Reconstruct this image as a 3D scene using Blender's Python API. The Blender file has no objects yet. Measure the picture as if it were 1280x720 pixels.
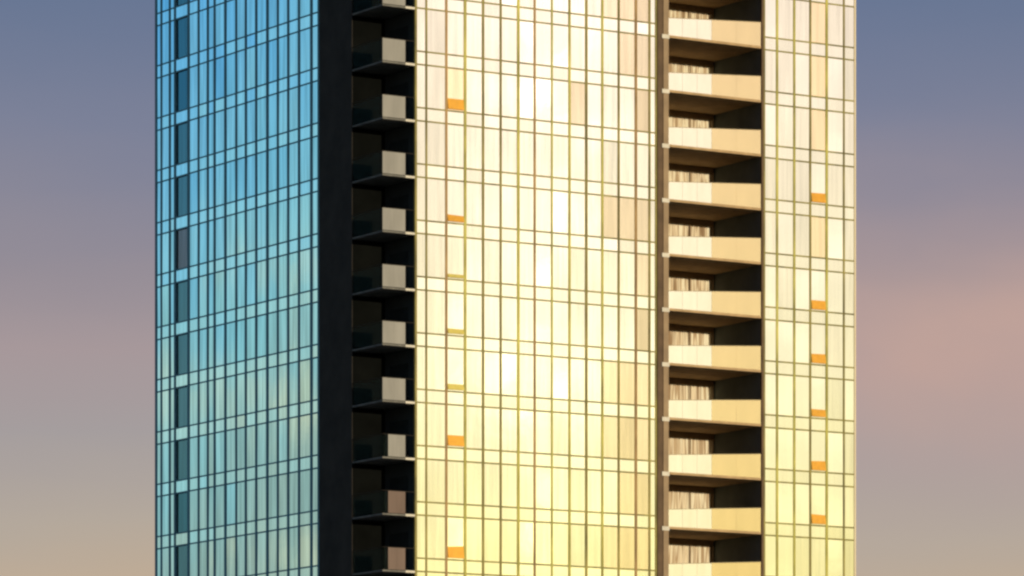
import bpy, bmesh, math, random
from mathutils import Vector
random.seed(7)
R = math.radians
scn = bpy.context.scene
col = scn.collection

# ------------------------------------------------------------------ survey of the place
F = 6274.0                 # focal length in photo pixels (1280 wide), long telephoto
EYE = 1.7
gx, gy = 0.850, 0.527      # direction of the sunlit front
bx_, by_ = -0.527, 0.850   # direction of the side front
G0 = (-5.496, 285.0)
t0 = -2.157
C0 = (G0[0] + t0*gx, G0[1] + t0*gy)     # outer corner of the tower on the ground
ROT = math.atan2(gy, gx)
def u_at(px, v=0.0):       # metres along the front
    k = (px-640)/F; x, y = C0[0]+v*bx_, C0[1]+v*by_
    return (k*y - x)/(gx - k*gy)
def v_at(px, u=0.0):       # metres along the side
    k = (px-640)/F; x, y = C0[0]+u*gx, C0[1]+u*gy
    return (k*y - x)/(bx_ - k*by_)
ST = 3.2                   # storey height
NF = 22                    # storeys
LO, HI = 7, 19             # storeys built pane by pane
ROOF = NF*ST + 0.75
SILL = 0.75
FR = 0.045                 # transom half height

U_G = u_at(519.5); U_B0 = u_at(834.5); U_B1 = u_at(953); U_E = u_at(1070)
V_N = v_at(440); V_D = v_at(398.5); V_E = v_at(193.5)
DEEP = 5.3

# ------------------------------------------------------------------ materials
def newmat(name):
    m = bpy.data.materials.new(name); m.use_nodes = True
    nt = m.node_tree; b = nt.nodes['Principled BSDF']
    return m, nt, b
def N(nt, t, **kw):
    n = nt.nodes.new(t)
    for k, v in kw.items():
        if k.startswith('i_'): n.inputs[k[2:].replace('_', ' ')].default_value = v
        else: setattr(n, k, v)
    return n
def math_(nt, op, a, b=None, c=None, clamp=False):
    n = nt.nodes.new('ShaderNodeMath'); n.operation = op; n.use_clamp = clamp
    for i, x in enumerate((a, b, c)):
        if x is None: continue
        if isinstance(x, (int, float)): n.inputs[i].default_value = x
        else: nt.links.new(x, n.inputs[i])
    return n.outputs[0]
def mixc(nt, fac, a, b, mode='MIX'):
    n = nt.nodes.new('ShaderNodeMix'); n.data_type = 'RGBA'; n.blend_type = mode
    for s, x in ((n.inputs[0], fac), (n.inputs[6], a), (n.inputs[7], b)):
        if isinstance(x, (int, float)): s.default_value = x
        elif isinstance(x, tuple): s.default_value = (*x, 1) if len(x) == 3 else x
        else: nt.links.new(x, s)
    return n.outputs[2]
def ramp(nt, fac, stops, interp='LINEAR'):
    n = nt.nodes.new('ShaderNodeValToRGB'); cr = n.color_ramp; cr.interpolation = interp
    while len(cr.elements) > 1: cr.elements.remove(cr.elements[-1])
    for i, (p, c) in enumerate(stops):
        e = cr.elements[0] if i == 0 else cr.elements.new(p)
        e.position = p; e.color = (*c, 1) if len(c) == 3 else c
    nt.links.new(fac, n.inputs[0]); return n.outputs[0]
def noise(nt, vec, scale, detail=3, rough=.5, sc=(1,1,1)):
    mp = N(nt, 'ShaderNodeMapping'); mp.inputs['Scale'].default_value = sc
    nt.links.new(vec, mp.inputs[0])
    n = N(nt, 'ShaderNodeTexNoise'); n.inputs['Scale'].default_value = scale
    n.inputs['Detail'].default_value = detail; n.inputs['Roughness'].default_value = rough
    nt.links.new(mp.outputs[0], n.inputs[0]); return n.outputs[0]

def plain(name, c, rough=.6, metal=0, spec=.4, var=.12, scale=1.2, sc=(1,1,1)):
    m, nt, b = newmat(name)
    tc = N(nt, 'ShaderNodeTexCoord').outputs['Object']
    n = noise(nt, tc, scale, 4, .6, sc)
    lo = tuple(x*(1-var) for x in c); hi = tuple(min(1, x*(1+var)) for x in c)
    nt.links.new(mixc(nt, ramp(nt, n, [(.3,(0,0,0)),(.7,(1,1,1))]), lo, hi), b.inputs['Base Color'])
    b.inputs['Roughness'].default_value = rough; b.inputs['Metallic'].default_value = metal
    b.inputs['Specular IOR Level'].default_value = spec
    return m

def coated(name, c1, c2, rough=.05, veil=.0, veilc=(.5,.45,.35), bump=.01, streak=.12):
    """mirror-coated facade glass; blinds and curtains behind it show as a weak diffuse veil"""
    m, nt, b = newmat(name)
    tc = N(nt, 'ShaderNodeTexCoord').outputs['Object']
    rnd = N(nt, 'ShaderNodeObjectInfo').outputs['Random']
    base = mixc(nt, rnd, c1, c2)
    st = noise(nt, tc, 3.2, 2, .5, (1,1,.05))
    st = ramp(nt, st, [(.35,(1-streak,)*3),(.62,(1,1,1))])
    base = mixc(nt, 1.0, base, st, 'MULTIPLY')
    nt.links.new(base, b.inputs['Base Color'])
    b.inputs['Metallic'].default_value = 1; b.inputs['Roughness'].default_value = rough
    n2 = noise(nt, tc, .9, 2, .5)
    bp = N(nt, 'ShaderNodeBump'); bp.inputs['Strength'].default_value = bump*5; bp.inputs['Distance'].default_value = .02
    nt.links.new(n2, bp.inputs['Height']); nt.links.new(bp.outputs[0], b.inputs['Normal'])
    if veil:
        d = N(nt, 'ShaderNodeBsdfDiffuse'); d.inputs[0].default_value = (*veilc, 1)
        mx = N(nt, 'ShaderNodeMixShader'); mx.inputs[0].default_value = veil
        nt.links.new(b.outputs[0], mx.inputs[1]); nt.links.new(d.outputs[0], mx.inputs[2])
        nt.links.new(mx.outputs[0], nt.nodes['Material Output'].inputs[0])
    return m

def clear(name, c, fac, rough=.08, diff=(.5,.45,.35), dfac=.3):
    """balustrade glass: partly see-through, partly mirror, a little milky"""
    m, nt, b = newmat(name); nt.nodes.remove(b)
    tr = N(nt, 'ShaderNodeBsdfTransparent')
    gl = N(nt, 'ShaderNodeBsdfGlossy'); gl.inputs[0].default_value = (*c, 1); gl.inputs['Roughness'].default_value = rough
    tc = N(nt, 'ShaderNodeTexCoord').outputs['Object']
    n = noise(nt, tc, 1.3, 3, .5, (1,1,.25))
    df = N(nt, 'ShaderNodeBsdfDiffuse')
    nt.links.new(mixc(nt, n, tuple(x*.7 for x in diff), tuple(min(1,x*1.25) for x in diff)), df.inputs[0])
    a = N(nt, 'ShaderNodeMixShader'); a.inputs[0].default_value = dfac
    nt.links.new(gl.outputs[0], a.inputs[1]); nt.links.new(df.outputs[0], a.inputs[2])
    o = N(nt, 'ShaderNodeMixShader'); o.inputs[0].default_value = fac
    nt.links.new(tr.outputs[0], o.inputs[1]); nt.links.new(a.outputs[0], o.inputs[2])
    nt.links.new(o.outputs[0], nt.nodes['Material Output'].inputs[0])
    return m

def curtain_mat(name, stops):
    m, nt, b = newmat(name)
    tc = N(nt, 'ShaderNodeTexCoord').outputs['Object']
    n = noise(nt, tc, 1.9, 2, .5, (1,1,.07))
    nt.links.new(ramp(nt, n, stops, 'EASE'), b.inputs['Base Color'])
    b.inputs['Roughness'].default_value = .8
    return m

M = dict(
    gold = coated('warm_coated_glass', (.84,.83,.79), (.93,.91,.86), .06),
    goldsp = coated('warm_spandrel_glass', (.86,.85,.80), (.93,.92,.88), .07, streak=.05),
    white = coated('glare_coated_glass', (.95,.94,.92), (.99,.99,.97), .045, streak=.04),  # reflected sun glare put into the pane colour
    tan = coated('blind_backed_glass', (.78,.69,.56), (.88,.80,.68), .07, veil=.22, veilc=(.55,.42,.25)),
    blue = coated('blue_coated_glass', (.66,.82,.90), (.86,.93,.96), .04, streak=.26),
    bluesp = coated('blue_spandrel_glass', (.80,.92,.97), (.88,.97,1), .08, streak=.15),
    darkg = coated('dark_vent_glass', (.08,.19,.24), (.16,.24,.27), .12, streak=.15),
    amber = coated('amber_lit_glass', (.98,.84,.62), (1,.88,.68), .07, veil=.1, veilc=(.8,.5,.2)),
    mauve = coated('mauve_vent_glass', (.26,.17,.19), (.26,.17,.19), .12, streak=.3),
    sash = plain('orange_sky_reflection', (.85,.42,.05), .35, .35, .5, .1, 3),  # reflection of the low orange sky painted as the flap's colour
    sashy = plain('yellow_sky_reflection', (.80,.66,.16), .35, .35, .5, .1, 3),  # same painted sky reflection, yellower
    mulg = plain('bronze_mullion_paint', (.20,.17,.045), .5, .1, .3, .6, .9, (1,1,.35)),
    mulo = plain('olive_mullion_paint', (.36,.33,.07), .5, .1, .3, .5, .9, (1,1,.35)),
    mulr = plain('brown_mullion_paint', (.30,.19,.07), .5, .1, .3, .5, .9, (1,1,.35)),
    mulb = plain('teal_mullion_paint', (.09,.25,.31), .5, 0, .3, .2, .5),
    dark = plain('charcoal_cladding', (.048,.040,.032), .75, 0, .10, .25, .6),
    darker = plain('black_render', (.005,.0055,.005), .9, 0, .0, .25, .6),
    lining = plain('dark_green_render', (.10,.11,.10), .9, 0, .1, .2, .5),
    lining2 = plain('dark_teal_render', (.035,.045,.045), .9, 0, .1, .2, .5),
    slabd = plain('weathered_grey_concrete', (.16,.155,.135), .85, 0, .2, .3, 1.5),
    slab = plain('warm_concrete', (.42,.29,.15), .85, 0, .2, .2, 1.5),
    slabw = plain('pale_concrete', (.62,.58,.48), .8, 0, .2, .15, 1.5),
    fin = plain('brown_metal_fin', (.26,.18,.10), .5, .1, .4, .2, .8),
    findark = plain('dark_brown_metal', (.10,.06,.03), .6, 0, .3, .3, .8),
    corner = plain('cream_corner_panel', (.68,.58,.37), .5, .0, .4, .05, .6),
    rail = plain('bronze_handrail', (.30,.24,.14), .4, .4, .4, .1, 2),
    bal = clear('dark_wall_balustrade_glass', (1,.86,.60), .83, .09, (.68,.50,.26), .40),  # same glass before the dark wall, sky reflection tinted in
    balw = clear('lit_wall_balustrade_glass', (1,.98,.92), .92, .09, (.92,.88,.74), .50),  # brightness of the lit back wall seen through, put into the glass colour
    balg = clear('grey_frosted_glass', (.5,.5,.48), .93, .3, (.31,.30,.27), .97),
    balb = clear('low_light_frosted_glass', (.4,.32,.28), .93, .3, (.19,.14,.115), .97),  # browner light on the lower floors, put into the glass colour
    bald = clear('smoked_side_glass', (.03,.045,.045), .14, .2, (.012,.02,.02), .5),
    cur = curtain_mat('cream_curtain_fabric', [(.34,(.30,.20,.11)),(.44,(.78,.68,.50)),(.5,(.42,.30,.18)),(.56,(.86,.80,.62)),(.66,(.50,.38,.24))]),
    ground = plain('dry_ground', (.10,.10,.07), .95, 0, .1, .4, .05),
    paving = plain('grey_paving', (.25,.24,.22), .9, 0, .2, .15, .8),
    road = plain('asphalt', (.05,.05,.052), .9, 0, .2, .2, .6),
    paint = plain('white_road_paint', (.7,.7,.68), .8, 0, .2, .1, 2),
)

# ------------------------------------------------------------------ mesh helpers
class MB:
    def __init__(s): s.bm = bmesh.new(); s.mats = []
    def mi(s, m):
        if m not in s.mats: s.mats.append(m)
        return s.mats.index(m)
    def hexa(s, pts, m, faces=None):
        vs = [s.bm.verts.new(p) for p in pts]
        for q in ((0,3,2,1),(4,5,6,7),(0,1,5,4),(1,2,6,5),(2,3,7,6),(3,0,4,7)):
            f = s.bm.faces.new([vs[i] for i in q]); f.material_index = s.mi(m)
    def box(s, u0, u1, v0, v1, z0, z1, m, zr=None):
        za = z1 if zr is None else zr      # zr: top height at the u1 end
        s.hexa([(u0,v0,z0),(u1,v0,z0),(u1,v1,z0),(u0,v1,z0),(u0,v0,z1),(u1,v0,za),(u1,v1,za),(u0,v1,z1)], m)
    def prism(s, poly, z0, z1, m):
        a = [s.bm.verts.new((*p, z0)) for p in poly]; b = [s.bm.verts.new((*p, z1)) for p in poly]
        n = len(poly); k = s.mi(m)
        s.bm.faces.new(a[::-1]).material_index = k; s.bm.faces.new(b).material_index = k
        for i in range(n):
            s.bm.faces.new([a[i], a[(i+1)%n], b[(i+1)%n], b[i]]).material_index = k
    def build(s, name, parent=None, bevel=0):
        me = bpy.data.meshes.new(name)
        if bevel:
            bmesh.ops.bevel(s.bm, geom=s.bm.edges[:], offset=bevel, segments=1, affect='EDGES')
        bmesh.ops.recalc_face_normals(s.bm, faces=s.bm.faces[:])
        s.bm.to_mesh(me); s.bm.free()
        for m in s.mats: me.materials.append(M[m])
        o = bpy.data.objects.new(name, me); col.objects.link(o)
        if parent: o.parent = parent
        return o
def one(name, parent, m, *a, **k):
    b = MB(); b.box(*a, m, **k); return b.build(name, parent)

# ------------------------------------------------------------------ the tower
tower = bpy.data.objects.new('apartment_tower', None); col.objects.link(tower)
tower.location = (C0[0], C0[1], 0); tower.rotation_euler = (0, 0, ROT)
tower['label'] = 'tall glass apartment tower with a blue side, a gold sunlit front and stacked balconies'
tower['category'] = 'building'

w = MB()
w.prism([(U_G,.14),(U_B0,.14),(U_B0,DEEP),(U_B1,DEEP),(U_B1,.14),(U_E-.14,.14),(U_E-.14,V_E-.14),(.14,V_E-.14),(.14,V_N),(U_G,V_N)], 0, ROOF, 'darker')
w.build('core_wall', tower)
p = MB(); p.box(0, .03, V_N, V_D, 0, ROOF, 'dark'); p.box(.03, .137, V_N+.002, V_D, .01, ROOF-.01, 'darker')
n = int((ROOF)//ST)
p.build('charcoal_side_wall', tower)
r = MB()
r.box(-.05, U_E+.05, -.05, .35, ROOF+.003, ROOF+.6, 'slabw'); r.box(-.05, .35, .353, V_E, ROOF+.003, ROOF+.6, 'slabw')
r.box(U_E-.35, U_E+.05, .353, V_E, ROOF+.003, ROOF+.6, 'slabw'); r.box(.353, U_E-.353, V_E-.4, V_E, ROOF+.003, ROOF+.6, 'slabw')
r.build('parapet', tower)
one('roof', tower, 'slab', .36, U_E-.36, .36, V_E-.41, ROOF+.004, ROOF+.15)
one('plant_room', tower, 'dark', 5, U_E-8, 6, V_E-5, ROOF+.155, ROOF+3.2)

gold_px = [520, 533, 558, 581.5, 604, 626, 648, 668.5, 690, 712, 733, 753, 773.5, 795, 812, 820]
right_px = [955.5, 971.5, 993, 1013, 1033.5, 1055, 1067.5]
blue_px = [398, 389, 373.5, 360, 347, 334, 320, 307, 295, 281.5, 268, 259.5, 248, 235.5, 218.5, 212, 201.5, 195]
TAN = {18:(11,12,13), 17:(12,13), 16:(13,), 14:(11,12,13), 13:(13,), 12:(13,), 11:(11,12,13), 10:(11,12,13), 9:(12,13), 8:(11,12,13), 15:()}

def yline(n, px): pass
def sheet(name, parent, m, face, a0, a1, z0, z1, off=.014, tilt=True):
    """one pane, 12 mm thick, very slightly out of true like every real pane"""
    tx = random.gauss(0, .0030) if tilt else 0; tz = random.gauss(0, .0016) if tilt else 0
    am, zm = (a0+a1)/2, (z0+z1)/2
    def d(a, z): return off + (a-am)*tx + (z-zm)*tz
    b = MB(); pts = []
    for t in (0, .012):
        for a, z in ((a0,z0),(a1,z0),(a1,z1),(a0,z1)):
            q = d(a, z)+t
            pts.append((a, q, z) if face == 'front' else (q, a, z))
    b.hexa(pts, m)
    return b.build(name, parent)
def bandbox(b, face, a0, a1, o0, o1, z0, z1, m):
    if face == 'front': b.box(a0, a1, o0, o1, z0, z1, m)
    else: b.box(o0, o1, a0, a1, z0, z1, m)

SASH_A = {16:('sash',.55), 14:('sash',.34), 13:('sashy',.18), 12:('sashy',.26), 11:('sashy',.30), 10:('sash',.55), 8:('sash',.60)}
SASH_B = {15:('sash',.5), 13:('sash',.5), 12:('sash',.5), 11:('sash',.4), 10:('sash',.5), 9:('sash',.5)}

def face_bands(face, cuts, glass, span, frame, tanmap, sashcol, sashes, darkcol=None):
    for n in range(0, NF+1):
        zl, zu = n*ST, n*ST+SILL              # spandrel from zl to zu, window from zu to next storey
        zt = min(zl+ST, ROOF) if n < NF else zu
        a0, a1 = min(cuts[0], cuts[-1]), max(cuts[0], cuts[-1])
        b = MB()
        if face == 'front':
            bandbox(b, face, a0, a1, .0, .135, zu-FR, zu+FR, frame); bandbox(b, face, a0, a1, .0, .135, zl-FR, zl+FR, frame)
        else:
            bandbox(b, face, a0, a1, .0, .135, zu-FR, zu+FR, frame); bandbox(b, face, a0, a1, .0, .135, zl-FR, zl+FR, frame)
        band = b.build('window_band', tower)
        detail = LO-1 <= n <= HI
        for k, (c0, c1) in enumerate(zip(cuts[:-1], cuts[1:])):
            s0, s1 = min(c0, c1)+.002, max(c0, c1)-.002
            if detail:
                sheet('spandrel_panel', band, span, face, s0, s1, zl+FR, zu-FR)
                if zt-zu < .5: continue
                g = glass
                if k in tanmap.get(n, ()): g = 'tan'
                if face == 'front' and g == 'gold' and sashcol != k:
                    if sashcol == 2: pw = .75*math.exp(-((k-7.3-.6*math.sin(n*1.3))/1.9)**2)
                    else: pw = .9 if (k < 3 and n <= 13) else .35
                    if random.random() < pw: g = 'white'  # glare drawn as brighter panes
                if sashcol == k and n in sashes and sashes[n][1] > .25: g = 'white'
                if sashcol == k and ((k == 3 and n in (19,18,17,16,14)) or (k == 2 and n == 16)): g = 'amber'
                if g == 'gold' and random.random() < .07 and k > 8: g = 'tan'
                if darkcol == k: g = 'darkg'
                if g == 'darkg' and n == 14: g = 'mauve'
                wn = sheet('window', band, g, face, s0, s1, zu+FR, zt-FR, off=(.014 if g not in ('darkg', 'mauve') else .09))
                if g == 'darkg': wn['label'] = 'dark recessed window pane in the blue side'
                if g == 'mauve': wn['label'] = 'brownish mauve recessed window pane in the blue side'
                if g == 'tan': wn['label'] = 'tan window pane with the blind drawn'
                if sashcol == k and n in sashes:
                    mm, h = sashes[n]
                    q = MB(); e = .05
                    # top-hung vent flap, hinged at its top, pushed out at the foot
                    z0 = zu+FR+.06; z1 = z0+h*1.25
                    q.hexa([(s0+.09,-.07,z0),(s1-.09,-.07,z0),(s1-.09,-.05,z0),(s0+.09,-.05,z0),
                            (s0+.09,.025,z1),(s1-.09,.025,z1),(s1-.09,.045,z1),(s0+.09,.045,z1)], mm)
                    sa = q.build('vent_flap', band)
                    sa['label'] = 'vent flap at the foot of the window, coloured as orange sky reflection' if mm == 'sash' else 'vent flap at the foot of the window, coloured as yellow sky reflection'
        if not detail:
            q = MB()
            bandbox(q, face, a0, a1, .05, .06, zl+FR, zu-FR, span)
            if zt-zu > .5: bandbox(q, face, a0, a1, .05, .06, zu+FR, zt-FR, glass)
            q.build('glazing', band)

def mullions(face, cuts, frame, w, out, skip=()):
    for i, c in enumerate(cuts):
        if i in skip: continue
        ww = w[i % len(w)] if isinstance(w, (list, tuple)) else w
        fm = frame[i % len(frame)] if isinstance(frame, list) else frame
        b = MB(); bandbox(b, face, c-ww/2, c+ww/2, -out, .137, 0, ROOF, fm); b.build('mullion', tower)

gu = [u_at(x) for x in gold_px]; ru = [u_at(x) for x in right_px]; bv = [v_at(x) for x in blue_px]
face_bands('front', gu, 'gold', 'goldsp', 'mulg', TAN, 2, SASH_A)
face_bands('front', ru, 'gold', 'goldsp', 'mulg', {}, 3, SASH_B)
face_bands('side', bv, 'blue', 'bluesp', 'mulb', {}, None, {}, darkcol=13)
mullions('front', gu, ['mulg','mulg','mulr','mulo','mulg','mulg','mulo','mulr','mulo','mulo','mulg','mulo','mulg','mulr','mulg','mulg'], [.14,.12,.15,.17,.15,.14,.17], .012)
mullions('front', ru, ['mulg','mulo','mulo','mulg','mulo','mulg'], [.12,.15,.15,.14,.17,.12], .012, skip=(6,))
mullions('side', bv, 'mulb', [.20,.26,.23,.22], .012)
# cream corner panel at the far end of the front
b = MB(); b.box(u_at(1068), U_E, .0, .137, 0, ROOF, 'corner'); b.build('corner_panel', tower)
# brown fins beside the balcony bay
one('dark_fin', tower, 'findark', u_at(821.5), u_at(828), -.06, .137, 0, ROOF)
one('brown_fin', tower, 'fin', u_at(828)+.003, U_B0, -.12, .137, 0, ROOF)
one('bay_edge_fin', tower, 'findark', U_B1-.06, U_B1+.08, -.03, .137, 0, ROOF)

# ---- corner balconies
for n in range(1, NF+1):
    z = n*ST
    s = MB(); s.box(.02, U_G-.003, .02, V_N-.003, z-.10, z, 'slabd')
    bal = s.build('corner_balcony', tower)
    e = MB(); e.box(u_at(507), U_G-.004, .0, .016, z-.11, z+.02, 'slabw'); e.build('slab_nosing', bal)
    x1 = u_at(507)
    b = MB(); gm = 'balg' if n > 9 else 'balb'; x0 = .03
    if n <= 10:
        x0 = .40; one('clear_balustrade', bal, 'bald', .05, .385, .03, .045, z+.03, z+1.22)
    b.box(x0, (x0+x1)/2-.002, .03, .05, z+.03, z+1.27, gm); b.box((x0+x1)/2+.002, x1, .03, .05, z+.03, z+1.27, gm)
    b.build('frosted_balustrade', bal)
    one('side_balustrade', bal, 'bald', .03, .045, .07, V_N-.05, z+.03, z+1.2)
    h = MB(); h.box(.02, U_G-.01, .02, .06, z+1.273, z+1.295, 'dark'); h.box(.02, .06, .063, V_N-.01, z+1.273, z+1.295, 'dark')
    h.build('handrail', bal)
    if LO <= n <= HI:
        d = MB(); d.box(U_G-.05, U_G-.003, .8, V_N-.6, z+.02, z+2.3, 'bald'); d.build('glass_door', bal)

# ---- recessed front balconies
for n in range(1, NF+1):
    z = n*ST+.20
    s = MB()
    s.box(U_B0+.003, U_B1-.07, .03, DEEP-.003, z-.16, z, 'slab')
    bal = s.build('bay_balcony', tower)
    e = MB(); e.box(u_at(826), U_B0+.04, -.15, -.123, z-.28, z-.04, 'slabw'); e.build('slab_nosing', bal)
    um = (U_B0+U_B1)/2
    hl, hr = .97, 1.38
    ua, ub = U_B0+.03, U_B1-.09; sp = u_at(890)  # sp: where the lit back wall ends behind the glass
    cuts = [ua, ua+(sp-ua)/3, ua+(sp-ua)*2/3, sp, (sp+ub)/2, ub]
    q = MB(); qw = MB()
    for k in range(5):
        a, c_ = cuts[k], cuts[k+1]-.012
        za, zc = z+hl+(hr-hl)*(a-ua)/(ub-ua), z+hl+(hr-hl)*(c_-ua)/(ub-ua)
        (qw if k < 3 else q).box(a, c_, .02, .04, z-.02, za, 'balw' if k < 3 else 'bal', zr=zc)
    qw.build('balustrade', bal)['label'] = 'balustrade end coloured bright for the lit wall behind it'
    q.build('balustrade', bal)['label'] = 'balustrade end coloured tan for the dark wall behind it'
    h = MB(); h.hexa([(U_B0+.03,.01,z+hl+.002),(U_B1-.09,.01,z+hr+.002),(U_B1-.09,.05,z+hr+.002),(U_B0+.03,.05,z+hl+.002),
                      (U_B0+.03,.01,z+hl+.035),(U_B1-.09,.01,z+hr+.035),(U_B1-.09,.05,z+hr+.035),(U_B0+.03,.05,z+hl+.035)], 'rail')
    h.build('handrail', bal)
    # curtained window wall at the back, sliding door frames in front of the curtain folds
    c = MB(); prev = None
    segs = 60; L0, L1 = U_B0+.05, U_B1-.12
    vs = []
    for i in range(segs+1):
        a = L0+(L1-L0)*i/segs; v = DEEP-.16+.045*math.sin(i*1.9+n)+random.uniform(-.012,.012)
        vs.append((a, v))
    for (a, v), (a2, v2) in zip(vs[:-1], vs[1:]):
        c.hexa([(a,v,z+.02),(a2,v2,z+.02),(a2,v2+.01,z+.02),(a,v+.01,z+.02),(a,v,z+ST-.50),(a2,v2,z+ST-.50),(a2,v2+.01,z+ST-.50),(a,v+.01,z+ST-.50)], 'cur')
    c.build('curtain', bal)
    f = MB()
    f.box(L0, L1, DEEP-.34, DEEP-.27, z+ST-.50, z+ST-.165, 'fin')
    for k in range(5):
        a = L0+(L1-L0)*k/4 - (0 if k == 0 else .06)
        f.box(a, a+.06, DEEP-.34, DEEP-.28, z+.01, z+ST-.503, 'fin')
    f.build('door_frame', bal)

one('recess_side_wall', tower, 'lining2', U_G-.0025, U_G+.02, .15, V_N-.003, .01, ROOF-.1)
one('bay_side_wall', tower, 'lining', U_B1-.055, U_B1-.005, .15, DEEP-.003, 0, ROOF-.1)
# ------------------------------------------------------------------ ground
def flat(name, x0, x1, y0, y1, z, m):
    b = MB(); b.box(x0, x1, y0, y1, z-.5, z, m); o = b.build(name); o['kind'] = 'structure'; return o
flat('ground', -6000, 6000, -3000, 9000, 0, 'ground')
flat('road', -400, 400, 230, 244, .004, 'road')
flat('pavement', -60, 70, 246, 360, .12, 'paving')

# ------------------------------------------------------------------ sun, sky
s2 = Vector((.896, -.445)).normalized()      # middle of the bright band of the western sky
EL = 4.5
SA = R(-55)
sd = Vector((math.cos(SA)*math.cos(R(EL)), math.sin(SA)*math.cos(R(EL)), math.sin(R(EL))))
L = bpy.data.lights.new('sun', 'SUN'); L.energy = 3.4; L.angle = R(.5); L.color = (1, .86, .62)
lo = bpy.data.objects.new('sun', L); col.objects.link(lo)
lo.rotation_euler = sd.to_track_quat('Z', 'Y').to_euler(); lo.location = (0, 0, 200)

wd = bpy.data.worlds.new('World'); scn.world = wd; wd.use_nodes = True
nt = wd.node_tree; nt.nodes.clear()
sky = N(nt, 'ShaderNodeTexSky'); sky.sky_type = 'NISHITA'; sky.sun_disc = False
sky.sun_elevation = R(EL); sky.sun_rotation = math.atan2(sd.x, sd.y)
sky.air_density = 1.2; sky.dust_density = 2.0
gen = N(nt, 'ShaderNodeTexCoord').outputs['Generated']
sep = N(nt, 'ShaderNodeSeparateXYZ'); nt.links.new(gen, sep.inputs[0])
X, Y, Z = sep.outputs
hl_ = math_(nt, 'SQRT', math_(nt, 'ADD', math_(nt, 'MULTIPLY', X, X), math_(nt, 'MULTIPLY', Y, Y)))
az = math_(nt, 'DIVIDE', math_(nt, 'ADD', math_(nt, 'MULTIPLY', X, s2.x), math_(nt, 'MULTIPLY', Y, s2.y)), hl_)
cl = noise(nt, gen, 5.0, 5, .5, (1,1,4.5))          # long streaky cloud banks
cl2 = noise(nt, gen, 30.0, 3, .5, (1,1,1.6))
cl3 = noise(nt, gen, 55.0, 2, .5, (1,1,1))
zz = math_(nt, 'ADD', Z, math_(nt, 'MULTIPLY', math_(nt, 'SUBTRACT', cl, .5), .030))
def stops(d): return [(p/.4, c) for p, c in d]
zr = math_(nt, 'DIVIDE', zz, .4, clamp=True)
dusk = ramp(nt, zr, stops([(0,(.60,.42,.28)),(.080,(.57,.45,.34)),(.092,(.50,.43,.37)),(.108,(.41,.37,.38)),(.125,(.42,.34,.36)),(.145,(.33,.29,.34)),(.17,(.215,.235,.345)),(.2,(.14,.19,.32)),(.4,(.06,.10,.22))]))
za = math_(nt, 'MULTIPLY_ADD', math_(nt, 'SUBTRACT', Y, .49), 1.1, zz)
anti = ramp(nt, math_(nt, 'DIVIDE', za, .4, clamp=True), stops([(0,(.20,.32,.30)),(.09,(.42,.60,.52)),(.12,(.36,.74,.76)),(.15,(.27,.68,.84)),(.2,(.13,.50,.88)),(.4,(.05,.16,.34))]))
gold = ramp(nt, zr, stops([(0,(.9,.6,.2)),(.085,(1.0,.91,.41)),(.12,(1.0,.90,.58)),(.16,(1.0,.87,.66)),(.2,(1.0,.85,.71)),(.27,(.5,.45,.38)),(.4,(.12,.14,.20))]))
wa = math_(nt, 'MULTIPLY', ramp(nt, cl2, [(.50,(0,0,0)),(.68,(1,1,1))], 'EASE'), ramp(nt, math_(nt, 'DIVIDE', za, .4, clamp=True), [(.33,(1,1,1)),(.42,(0,0,0))]))
anti = mixc(nt, math_(nt, 'MULTIPLY', wa, .6), anti, (.86,.92,.62))
# clouds catching pink light
gz = math_(nt, 'DIVIDE', math_(nt, 'SUBTRACT', zz, .130), .025); gz = math_(nt, 'EXPONENT', math_(nt, 'MULTIPLY', math_(nt, 'MULTIPLY', gz, gz), -1.0))
gx_ = math_(nt, 'MULTIPLY_ADD', X, 6.0, .30, clamp=True)
pk = math_(nt, 'MULTIPLY', math_(nt, 'MULTIPLY', gz, gx_), math_(nt, 'MULTIPLY_ADD', cl2, .8, .45))
dusk = mixc(nt, pk, dusk, (.62,.41,.355))
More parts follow.
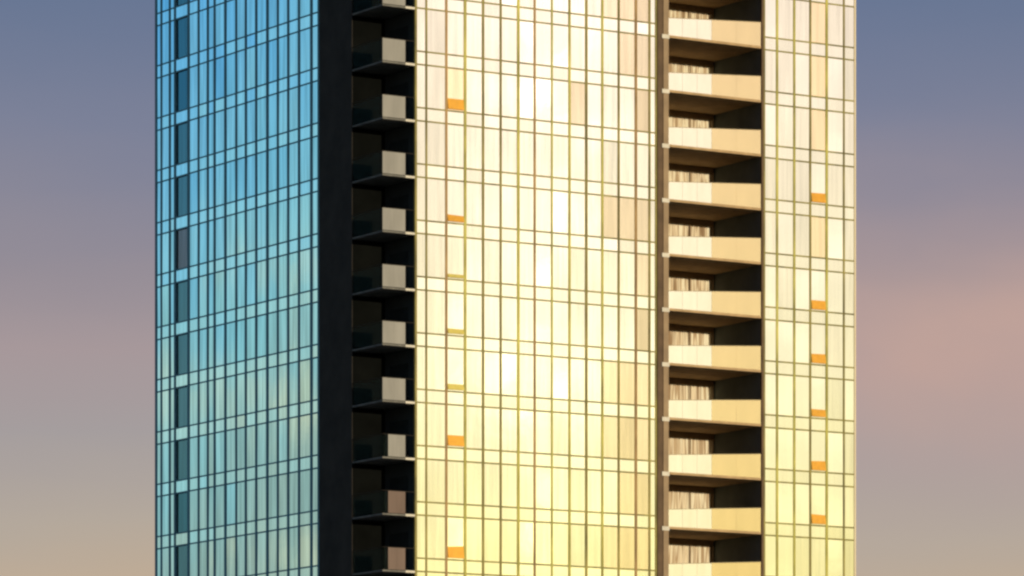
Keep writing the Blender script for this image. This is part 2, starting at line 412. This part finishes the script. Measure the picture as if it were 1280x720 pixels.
# brilliance of the low sun in haze
ga = math_(nt, 'EXPONENT', math_(nt, 'MULTIPLY', math_(nt, 'SUBTRACT', az, 1.0), 900))
sx = math_(nt, 'SUBTRACT', math_(nt, 'MULTIPLY', X, s2.y), math_(nt, 'MULTIPLY', Y, s2.x))     # angle off the middle of the band
sx = math_(nt, 'DIVIDE', math_(nt, 'ADD', math_(nt, 'DIVIDE', sx, hl_), .0085), .016)
gc = math_(nt, 'EXPONENT', math_(nt, 'MULTIPLY', math_(nt, 'MULTIPLY', sx, sx), -1.0))
sp = ramp(nt, noise(nt, gen, 130.0, 2, .45), [(.50,(0,0,0)),(.64,(1,1,1))], 'EASE')
gb = math_(nt, 'ADD', .82, math_(nt, 'MULTIPLY', cl3, .62))
gb = math_(nt, 'ADD', gb, math_(nt, 'MULTIPLY', gc, math_(nt, 'MULTIPLY_ADD', sp, 1.9, .18)))
gb = math_(nt, 'ADD', gb, math_(nt, 'MULTIPLY', sp, .40))
gb = math_(nt, 'ADD', gb, math_(nt, 'MULTIPLY', ga, .12))
vm = N(nt, 'ShaderNodeVectorMath', operation='SCALE'); nt.links.new(gold, vm.inputs[0]); nt.links.new(gb, vm.inputs['Scale'])
ma = ramp(nt, math_(nt, 'MULTIPLY_ADD', az, .5, .5), [(.03,(1,1,1)),(.15,(0,0,0))], 'EASE')
mg = ramp(nt, math_(nt, 'MULTIPLY_ADD', az, .5, .5), [(.80,(0,0,0)),(.93,(1,1,1))], 'EASE')
c = mixc(nt, ma, dusk, anti); c = mixc(nt, mg, c, vm.outputs[0])
bg1 = N(nt, 'ShaderNodeBackground'); nt.links.new(sky.outputs[0], bg1.inputs[0]); bg1.inputs[1].default_value = .05
bg2 = N(nt, 'ShaderNodeBackground'); nt.links.new(c, bg2.inputs[0]); bg2.inputs[1].default_value = 1.0
mx = N(nt, 'ShaderNodeMixShader'); mx.inputs[0].default_value = .88
nt.links.new(bg1.outputs[0], mx.inputs[1]); nt.links.new(bg2.outputs[0], mx.inputs[2])
wo = N(nt, 'ShaderNodeOutputWorld'); nt.links.new(mx.outputs[0], wo.inputs[0])

# ------------------------------------------------------------------ camera
cd = bpy.data.cameras.new('camera'); cam = bpy.data.objects.new('camera', cd); col.objects.link(cam)
cam.location = (0, 0, EYE); cam.rotation_euler = (R(90), 0, 0)
cd.sensor_width = 36; cd.lens = F/1280*36; cd.shift_y = (1240-360)/1280
cd.clip_end = 20000; scn.camera = cam
scn.render.engine = 'CYCLES'
scn.cycles.pixel_filter_type = 'GAUSSIAN'; scn.cycles.filter_width = 2.8
scn.view_settings.view_transform = 'Standard'; scn.view_settings.look = 'None'
scn.view_settings.exposure = 0; scn.view_settings.gamma = 1
scn.render.resolution_x = 1024; scn.render.resolution_y = 576
